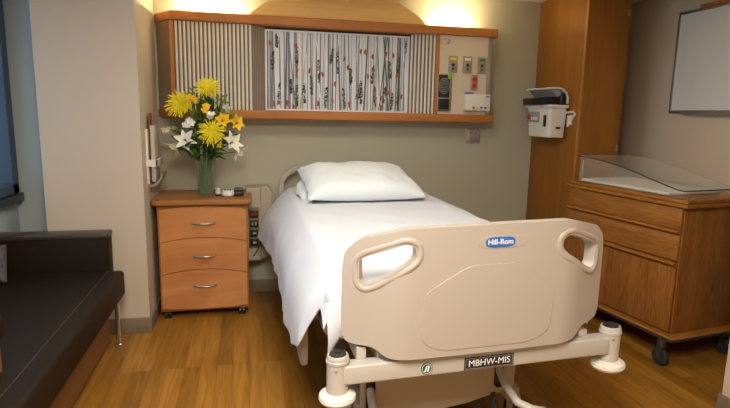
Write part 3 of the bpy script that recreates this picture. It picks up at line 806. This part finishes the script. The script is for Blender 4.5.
for x in (.40, 1.17):
    for y in (2.03, 3.66):
        bm = bmesh.new(); cyl(bm, (x-.018, y, .062), .062, .036, 'x', 28, bev=.006); cs = link('caster', bm, 'rubber', bed)
        bm = bmesh.new(); box(bm, (x-.024, y-.028, .06), (x+.024, y+.028, .148), .01); cyl(bm, (x, y, .13), .02, .04, 'z', 16)
        link('fork', bm, 'bed_frame', cs)
# brake pedals: bent painted tubes under the rail
for pth in ([(.995, 1.862, .37), (.995, 1.80, .33), (1.01, 1.72, .295), (1.05, 1.68, .285), (1.10, 1.68, .272), (1.14, 1.71, .235), (1.155, 1.75, .18), (1.14, 1.80, .13)],
            [(.457, 1.862, .33), (.455, 1.80, .28), (.445, 1.76, .23), (.44, 1.76, .18), (.44, 1.80, .13)]):
    bm = bmesh.new(); tube(bm, pth, .016, 14)
    link('brake_pedal', bm, 'bed_frame', bed)
bm = bmesh.new(); tube(bm, [(.972, 1.85, .27), (.965, 1.82, .23), (.985, 1.80, .19), (.96, 1.80, .14)], .010, 10); link('pedal_cable', bm, 'rubber', bed)

# mattress, sheet, pillow
tag(bevel_mod(link('mattress', B((.262, 1.715, .641), (1.268, 3.90, .785), .055, 6), 'sheet', loc=(XC, 2.8, .66)), .001), 'thick white-covered mattress under the sheet on the bed', 'mattress')

def sheet_mesh():
    bm = bmesh.new(); NU, NV = 150, 110
    y0, y1 = 1.705, 3.89
    grid = []
    for j in range(NV+1):
        v = j/NV; y = y1+(y0-y1)*v
        row = []
        # left hem: height and outward distance along the bed
        hemz = .415+max(0, 2.1-y)*.4+.02+(.05*noise.noise((y*1.1, 3, 0))+.018*math.sin(y*9))*max(.15, min(1, (y-2.0)/.6))
        tk = max(0, min(1, (1.83-y)/.05)); tk = tk*tk*(3-2*tk); hemz += (.70-hemz)*tk
        if y > 3.70: hemz += (y-3.70)*.25
        flare = .008+.085*max(0, (y-3.35)/.5)**1.3
        xl = .185+.062*tk; top_l, top_r = .30, 1.262
        for i in range(NU+1):
            u = i/NU
            if u < .30:      # left hanging side, from hem up
                t = u/.30; z = hemz+(.832-hemz)*t
                # profile: vertical low down, rounding in over the edge
                z = hemz+(.824-hemz)*t
                k = max(0, min(1, (z-.56)/(.824-.56)))
                x = xl+(top_l-xl)*(k**2.2)-flare*(1-t)
                fold = noise.noise((y*3.2, z*1.2, 1.7))*.022*(1-t)**.6+math.sin(y*24+2*noise.noise((y*2, 0, 0)))*.006*(1-t)
                x += (min(.004, fold)-.002)*(1-tk)
            elif u > .84:
                t = (1-u)/.16; hz = .71; z = hz+(.824-hz)*t
                k = max(0, min(1, (z-.71)/(.824-.71))); x = 1.295-(1.295-top_r)*(k**2.2)
            else:
                t = (u-.30)/.54; x = top_l+(top_r-top_l)*t; z = .832
            edge = min(1, max(0, (x-.24)/.12))*min(1, max(0, (1.30-x)/.12))
            if .30 <= u <= .84:
                z += .010*edge*(.5+noise.noise((x*2.3, y*2.0, .3)))+.006*noise.noise((x*8, y*5, 2))+.004*noise.noise((x*4+y*9, y*2-x*3, 5))
                e2 = min(1, (x-top_l)/.10, (top_r-x)/.10); z -= .010*(1-max(0, e2))**2
            if z > .7: z -= .035*max(0, min(1, (2.5-y)/.7))*((z-.7)/.132)
            # foot end rolls down
            yy = y
            if y < 1.80:
                f = (1.80-y)/.095; z -= .05*f*f*(1 if z > .7 else .3)
                yy = y
            row.append(bm.verts.new((x, yy, z)))
        grid.append(row)
    # tucked foot flap
    for f in range(1, 9):
        row = []
        for i in range(NU+1):
            p = grid[NV][i].co; t = f/8
            if i/NU < .10 or i/NU > .86: row.append(None); continue
            z = p.z-(.13)*t; row.append(bm.verts.new((p.x, 1.705-.010*math.sin(t*PI), z)))
        grid.append(row)
    for a, b in zip(grid, grid[1:]):
        for i in range(NU):
            q = (a[i], a[i+1], b[i+1], b[i])
            if all(q): bm.faces.new(q)
    return bm
o = link('bed_sheet', sheet_mesh(), 'sheet', ang=180, loc=(XC, 2.8, .83))
sm = o.modifiers.new('thick', 'SOLIDIFY'); sm.thickness = .005; sm.offset = 1
tag(o, 'white cotton sheet spread over the mattress and hanging down the left side', 'sheet')

def pillow_mesh(c, hx, hy, hz, tilt, yaw):
    bm = bmesh.new(); n = 40; up = []; lo = []
    for s, G in ((1, up), (-1, lo)):
        for j in range(n+1):
            row = []
            for i in range(n+1):
                u = -1+2*i/n; v = -1+2*j/n
                h = (max(0, 1-u**4)*max(0, 1-v**4))**.55
                ex = 1+.04*abs(u*v)**2-.03*(1-abs(u))*abs(v)**3; x = hx*u*ex; y = hy*v*(1-.05*(1-abs(v))*abs(u)**3)
                z = s*hz*h
                wr = noise.noise((x*5, y*5, s*3))*.016+noise.noise((x*14+y*6, y*9-x*5, s*7))*.009
                z += wr*(1 if s > 0 else .4)*min(1, h*2)
                if u < -.9: z += .006*math.sin(v*9)
                if s < 0: z *= .45
                row.append(bm.verts.new((x, y, z)))
            G.append(row)
        for a, b in zip(G, G[1:]):
            for i in range(n): bm.faces.new((a[i], a[i+1], b[i+1], b[i]))
    bmesh.ops.remove_doubles(bm, verts=bm.verts, dist=.0008)
    m = Matrix.Translation(c) @ Euler((R(tilt), 0, R(yaw))).to_matrix().to_4x4()
    bmesh.ops.transform(bm, matrix=m, verts=bm.verts)
    return bm
pl = thing('pillow', 'plump white pillow in a pale blue-white case at the head of the bed', 'pillow', (.745, 3.43, .85))
link('pillowcase', pillow_mesh((.74, 3.45, .925), .365, .30, .105, 11, 1.5), 'pillowcase', pl, ang=180)
# open end of the pillowcase with flap on the left
bm = bmesh.new(); n = 14; rows = []
for j in range(n+1):
    v = -1+2*j/n; row = []
    for i in range(5):
        t = i/4
        row.append(bm.verts.new((.40-.065*t-.01*math.sin(v*5)*t, 3.42+.24*v*(1+.06*t), .885+.05*v-.038*t+.012*math.sin(v*8+t*2))))
    rows.append(row)
for a, b in zip(rows, rows[1:]):
    for i in range(4): bm.faces.new((a[i], a[i+1], b[i+1], b[i]))
o = link('case_flap', bm, 'pillowcase', pl, ang=180); sm = o.modifiers.new('thick', 'SOLIDIFY'); sm.thickness = .006

# ------------------------------------------------------------------ sofa
sf = thing('sofa', 'low dark brown vinyl sofa with a wooden base along the window wall', 'sofa', (-1.05, 2.3, 0))
SX0, SX1, SY0, SY1 = -1.392, -.70, .95, 3.30
link('seat_cushion', B((SX0+.02, SY0, .305), (SX1, 3.24, .455), .02, 4), 'vinyl', sf)
bm = bmesh.new(); tube(bm, [(SX1-.085, SY0+.02, .4555), (SX1-.085, 3.22, .4555)], .0022, 6); link('seam', bm, 'vinyl_top', sf)
ar = link('end_arm', B((SX0, 3.25, .29), (-.785, 3.365, .652), .014, 3), 'vinyl', sf)
link('arm_trim', B((SX0, 3.245, .640), (-.782, 3.372, .672), .010, 3), 'vinyl_top', ar)
link('backrest', B((SX0, SY0, .455), (SX0+.055, 3.25, .80), .02, 4), 'vinyl', sf)
link('base_panel', B((-.80, SY0+.05, .055), (-.78, 3.16, .305), .002), 'sofa_wood', sf)
link('base_panel', B((SX0+.05, 3.14, .055), (-.80, 3.16, .305), .002), 'sofa_wood', sf)
link('base_panel', B((SX0+.05, SY0+.05, .055), (-.80, SY0+.07, .305), .002), 'sofa_wood', sf)
for x, y in ((-.745, 3.215), (SX0+.06, 3.28), (-.76, SY0+.10), (SX0+.06, SY0+.1)):
    bm = bmesh.new(); box(bm, (x-.013, y-.013, .012), (x+.013, y+.013, .31), .002); box(bm, (x-.018, y-.018, 0), (x+.018, y+.018, .012), .003)
    link('leg', bm, 'dark_metal' if x < -1 else 'steel', sf)
am = link('centre_armrest', B((-1.30, 1.90, .575), (-.838, 2.02, .665), .018, 4), 'vinyl', sf)
link('armrest_panel', B((-1.29, 1.92, .455), (-.852, 2.00, .58), .004), 'wood_night_top', am)
t = thing('cushion', 'small mottled dark cushion lying on the sofa at the left edge of the picture', 'cushion', (-1.30, 3.08, .46))
bm = pillow_mesh((-1.285, 3.08, .56), .04, .10, .05, 80, 0); link('cushion_body', bm, 'patterned', t, ang=180)

# ------------------------------------------------------------------ wardrobe
wd = thing('wardrobe', 'tall golden oak wardrobe reaching the ceiling beside the bed', 'wardrobe', (2.5, 3.75, 0))
WX0, WX1, WY = 2.333, 2.672, 3.42
link('carcass', B((WX0, WY+.02, .0), (WX1, YB-.002, ZC-.002), .002), 'wood_ward', wd)
dr = link('wardrobe_door', B((WX0+.004, WY, .06), (WX1, WY+.019, ZC-.01), .003), 'wood_ward', wd)
link('edge_strip', B((WX0-.002, WY-.001, 0), (WX0+.006, WY+.021, ZC-.004), .001), 'wood_shelf', wd)
for z in (.5, 1.17, 2.12): link('hinge', B((WX1-.022, WY-.006, z-.022), (WX1-.012, WY, z+.022), .001), 'silver', dr)
bm = bmesh.new(); cyl(bm, (WX0+.05, WY-.014, 1.065), .004, .014, 'y', 10); cyl(bm, (WX0+.05, WY-.014, .985), .004, .014, 'y', 10); tube(bm, [(WX0+.05, WY-.016, 1.08), (WX0+.05, WY-.018, .97)], .006, 10)
link('door_handle', bm, 'steel', dr)

# dispenser box on the wardrobe side
t = thing('specimen_bin', 'small white lidded medical bin with its lid open, fixed to the wardrobe side', 'medical bin', (2.25, 3.72, 1.24))
bm = bmesh.new(); x0, x1, y0, y1 = 2.175, 2.318, 3.55, 3.875
lo = [(x0+.012, y0+.012), (x1-.005, y0+.012), (x1-.005, y1-.012), (x0+.012, y1-.012)]; hi_ = [(x0, y0), (x1, y0), (x1, y1), (x0, y1)]
lo = round_poly(lo, .02, 4); hi_ = round_poly(hi_, .02, 4)
va0 = [bm.verts.new((*p, 1.235)) for p in lo]; va1 = [bm.verts.new((*p, 1.455)) for p in hi_]; n = len(lo)
bm.faces.new(va0[::-1]); bm.faces.new(va1)
for i in range(n): bm.faces.new((va0[i], va0[(i+1) % n], va1[(i+1) % n], va1[i]))
tub = bevel_mod(link('bin_body', bm, 'white_plastic', t), .006, 3)
link('rim', B((x0-.012, y0-.01, 1.45), (x1+.006, y1+.012, 1.475), .008, 3), 'white_plastic', t)
link('inner_tray', B((x0-.035, y0+.06, 1.476), (x1-.02, y1+.02, 1.525), .005), 'black', t)
arc = [(x1+.006, 1.485), (x1+.004, 1.53), (x1-.012, 1.565), (x1-.045, 1.592), (x1-.08, 1.602), (x0-.012, 1.598)]
bm = bmesh.new(); prism(bm, arc+[(x0-.012, 1.586), (x1-.08, 1.588), (x1-.05, 1.578), (x1-.022, 1.555), (x1-.010, 1.525), (x1-.008, 1.485)], 'y', y0+.0, y1+.01)
bevel_mod(link('lid', bm, 'white_plastic', t), .003, 2)
bm = bmesh.new(); prism(bm, [(x0+.002, 1.584), (x1-.08, 1.585), (x1-.054, 1.574), (x1-.060, 1.538), (x1-.085, 1.532)], 'y', y0+.012, y1-.0)
bevel_mod(link('lid_lining', bm, 'grey_lab', t), .003, 2)
link('lid_hinge', B((x1-.058, y0+.008, 1.475), (x1-.009, y1-.02, 1.565), .010, 3), 'black', t)
link('bracket_arm', B((x1+.002, 3.50, 1.33), (x1+.0145, 3.56, 1.40), .004), 'white_plastic', t)
bm = bmesh.new(); tube(bm, [(x1-.005, 3.555, 1.42), (x1+.008, 3.49, 1.425), (x1+.010, 3.47, 1.41), (x1+.004, 3.545, 1.32)], .008, 10); link('bracket_strut', bm, 'white_plastic', t)
lab = link('label_panel', B((x0-.004, 3.69, 1.345), (x0+.004, 3.865, 1.425), .003), 'grey_lab', t)
bm = bmesh.new(); cyl(bm, (x0-.0065, 3.835, 1.385), .022, .004, 'x', 20); link('red_button', bm, 'red', lab)
bm = bmesh.new()
for k in range(4): box(bm, (x0-.006, 3.71+k*.024, 1.36), (x0-.003, 3.725+k*.024, 1.385))
link('label_marks', bm, 'white_ink', lab, False)
link('latch_slot', B((x0-.004, 3.60, 1.315), (x0+.006, 3.63, 1.40), .004), 'black', t)
link('maker_mark', B((2.235, y0+.001, 1.30), (2.27, y0+.008, 1.315), .003), 'rubber', t)

# ------------------------------------------------------------------ whiteboard
t = thing('whiteboard', 'white dry-wipe board in an aluminium frame on the right wall', 'whiteboard', (XR, 2.7, 1.43))
by0, by1, bz0, bz1 = 2.0, 3.345, 1.432, 2.125
link('board', B((XR-.012, by0, bz0), (XR-.001, by1, bz1)), 'white_board', t, False)
bm = bmesh.new(); f = .018
box(bm, (XR-.02, by0, bz0-.003), (XR-.001, by1, bz0+f), .002); box(bm, (XR-.02, by0, bz1-f), (XR-.001, by1, bz1), .002)
box(bm, (XR-.02, by0, bz0), (XR-.001, by0+f, bz1), .002); box(bm, (XR-.02, by1-f, bz0), (XR-.001, by1, bz1), .002)
link('frame', bm, 'silver', t)
link('pen_tray', B((XR-.06, by0+.05, bz0-.012), (XR-.001, 3.19, bz0+.002), .004), 'silver', t)
link('paper_rail', B((XR-.03, by0+.05, bz1-.005), (XR-.001, 3.16, bz1+.022), .003), 'wood_post', t)

# ------------------------------------------------------------------ bassinet cabinet
cb = thing('bassinet_cabinet', 'wheeled oak bassinet cabinet with lipped drawers beside the right wall', 'cabinet', (2.325, 2.385, 0), rz=R(7.5), local=True)
W, L, ZT = .58, .90, .955
link('carcass', B((.012, .012, .185), (W, L, .91), .002), 'wood_oak_v', cb)
bm = bmesh.new(); prism(bm, round_poly([(-.045, -.045), (W+.02, -.045), (W+.02, L+.03), (-.045, L+.03)], .03, 4), 'z', .158, .184)
bevel_mod(link('base_plinth', bm, 'wood_oak_h', cb), .006, 3)
bm = bmesh.new(); prism(bm, round_poly([(-.049, -.049), (W+.024, -.049), (W+.024, L+.034), (-.049, L+.034)], .03, 4), 'z', .165, .176)
link('bumper_strip', bm, 'rubber', cb)
bm = bmesh.new(); prism(bm, round_poly([(-.022, -.022), (W+.015, -.022), (W+.015, L+.02), (-.022, L+.02)], .012, 3), 'z', .91, .932)
prism(bm, round_poly([(-.008, -.008), (W+.008, -.008), (W+.008, L+.01), (-.008, L+.01)], .012, 3), 'z', .932, .955)
bevel_mod(link('top_moulding', bm, 'wood_oak_h', cb), .007, 3)
def front(name, z0, z1, y0=.02, y1=None, lip=True, mat='wood_oak_h'):
    y1 = L-.01 if y1 is None else y1
    d = link(name, B((-.004, y0, z0), (.014, y1, z1-.02 if lip else z1), .002), mat, cb)
    if lip:
        bm = bmesh.new(); prism(bm, [(-.004, z1-.024), (-.018, z1-.020), (-.026, z1-.010), (-.020, z1-.001), (.006, z1), (.010, z1-.024)], 'y', y0, y1)
        link('finger_lip', bm, 'wood_oak_h', d, ang=60)
front('apron', .785, .905, lip=False)
front('drawer', .610, .782)
front('cabinet_door', .195, .600, .02, .50, mat='wood_oak_v'); front('cabinet_door', .195, .600, .504, L-.01, mat='wood_oak_v')
for u, v in ((-.03, .03), (.47, .03), (.03, L-.08), (.50, L-.08)):
    bm = bmesh.new(); cyl(bm, (u-.012, v, .051), .051, .024, 'x', 24, bev=.005); cs = link('caster', bm, 'rubber', cb)
    bm = bmesh.new()
    for s_ in (-1, 1): box(bm, (u+s_*.017-.002, v-.016, .035), (u+s_*.017+.002, v+.016, .115), .001)
    box(bm, (u-.019, v-.018, .11), (u+.019, v+.018, .118)); cyl(bm, (u, v, .118), .024, .040, 'z', 16); cyl(bm, (u-.025, v, .051), .008, .05, 'x', 10)
    link('fork', bm, 'dark_metal', cs)

# clear bassinet tub lying on the cabinet
tb = thing('bassinet', 'clear acrylic newborn bassinet tub with a white mattress on top of the oak cabinet', 'bassinet', (2.325, 2.385, .956), rz=R(7.5), local=True)
bx0, bx1, bv0, bv1 = .015, .45, .04, .84
def rimz(v):
    t = max(0, min(1, (v-.06)/(bv1-.06))); return .042+.128*math.sin(t*PI/2)**1.15
def sidewall(u0, th):
    bm = bmesh.new(); n = 30; A = []; 
    for i in range(n+1):
        v = bv0+(bv1-bv0)*i/n; A.append([bm.verts.new(p) for p in ((u0, v, .002), (u0+th, v, .002), (u0+th, v, rimz(v)), (u0, v, rimz(v)))])
    for a, b in zip(A, A[1:]):
        for k in range(4): bm.faces.new((a[k], a[(k+1) % 4], b[(k+1) % 4], b[k]))
    bm.faces.new(A[0]); bm.faces.new(A[-1][::-1]); return bm
link('side_wall', sidewall(bx0, .004), 'clear', tb, ang=30)
link('side_wall', sidewall(bx1, .004), 'clear', tb, ang=30)
link('end_wall', B((bx0+.004, bv0, .002), (bx1, bv0+.004, .042)), 'clear', tb, False)
link('end_wall', B((bx0+.004, bv1-.004, .002), (bx1, bv1, .170)), 'clear', tb, False)
bm = bmesh.new()
pth = [(bx0, bv0+(bv1+.02-bv0)*i/20, rimz(bv0+(bv1-bv0)*i/20)) for i in range(21)]
tube(bm, pth[::-1]+[(bx0+.02, bv0-.005, .042), (bx1, bv0-.005, .042)], .0038, 8)
link('near_rim', bm, 'dark_metal', tb)
bm = bmesh.new(); tube(bm, [(bx1+.002, bv0+(bv1-bv0)*i/20, rimz(bv0+(bv1-bv0)*i/20)) for i in range(21)]+[(bx0, bv1, .172)], .003, 8)
link('far_rim', bm, 'plate_metal', tb)
tag(bevel_mod(link('bassinet_mattress', B((bx0+.008, bv0+.10, .003), (bx1-.004, bv1-.01, .022), .008, 3), 'paper', tb), .001))

# ------------------------------------------------------------------ ceiling lights
def troffer(x, y, lab, wx=.6, wy=1.2, m='diffuser'):
    t = thing('ceiling_light', lab, 'ceiling light', (x, y, ZC), 'ceiling lights')
    bm = bmesh.new()
    for lo, hi in (((x-wx/2-.02, y-wy/2-.02), (x+wx/2+.02, y-wy/2)), ((x-wx/2-.02, y+wy/2), (x+wx/2+.02, y+wy/2+.02)), ((x-wx/2-.02, y-wy/2), (x-wx/2, y+wy/2)), ((x+wx/2, y-wy/2), (x+wx/2+.02, y+wy/2))):
        box(bm, (lo[0], lo[1], ZC-.014), (hi[0], hi[1], ZC))
    link('frame', bm, 'white_plastic', t, False)
    link('diffuser', B((x-wx/2, y-wy/2, ZC-.009), (x+wx/2, y+wy/2, ZC-.002)), m, t, False)
troffer(.45, 2.35, 'rectangular recessed ceiling light above the foot of the bed', .6, .6, 'diffuser_dim')
troffer(-.05, .3, 'added unseen rectangular fill light at the ceiling above the camera position near the window', .7, 1.0)  # fill light added out of view to brighten surfaces facing the camera

# ------------------------------------------------------------------ world and camera
wld = bpy.data.worlds.new('sky'); S.world = wld; wld.use_nodes = True
bgn = wld.node_tree.nodes['Background']; bgn.inputs[0].default_value = (.36, .55, .80, 1); bgn.inputs[1].default_value = 1.8

cam = bpy.data.cameras.new('camera'); co = bpy.data.objects.new('camera', cam); COL.objects.link(co); S.camera = co
cam.sensor_fit = 'HORIZONTAL'; cam.sensor_width = 36; cam.lens = 36*532.52/730; cam.clip_start = .05
pit, rol, yaw = .167224, -.0198618, .2232176
wv = Vector((math.sin(yaw)*math.cos(pit), math.cos(yaw)*math.cos(pit), -math.sin(pit)))
r0 = Vector((math.cos(yaw), -math.sin(yaw), 0)); d0 = wv.cross(r0)
rr = math.cos(rol)*r0+math.sin(rol)*d0; dd = -math.sin(rol)*r0+math.cos(rol)*d0
co.matrix_world = Matrix(((rr.x, -dd.x, -wv.x, 0), (rr.y, -dd.y, -wv.y, 0), (rr.z, -dd.z, -wv.z, 1.38), (0, 0, 0, 1)))
S.view_settings.view_transform = 'Standard'; S.view_settings.look = 'None'; S.view_settings.gamma = 1; S.view_settings.use_curve_mapping = False
S.view_settings.exposure = 0.45
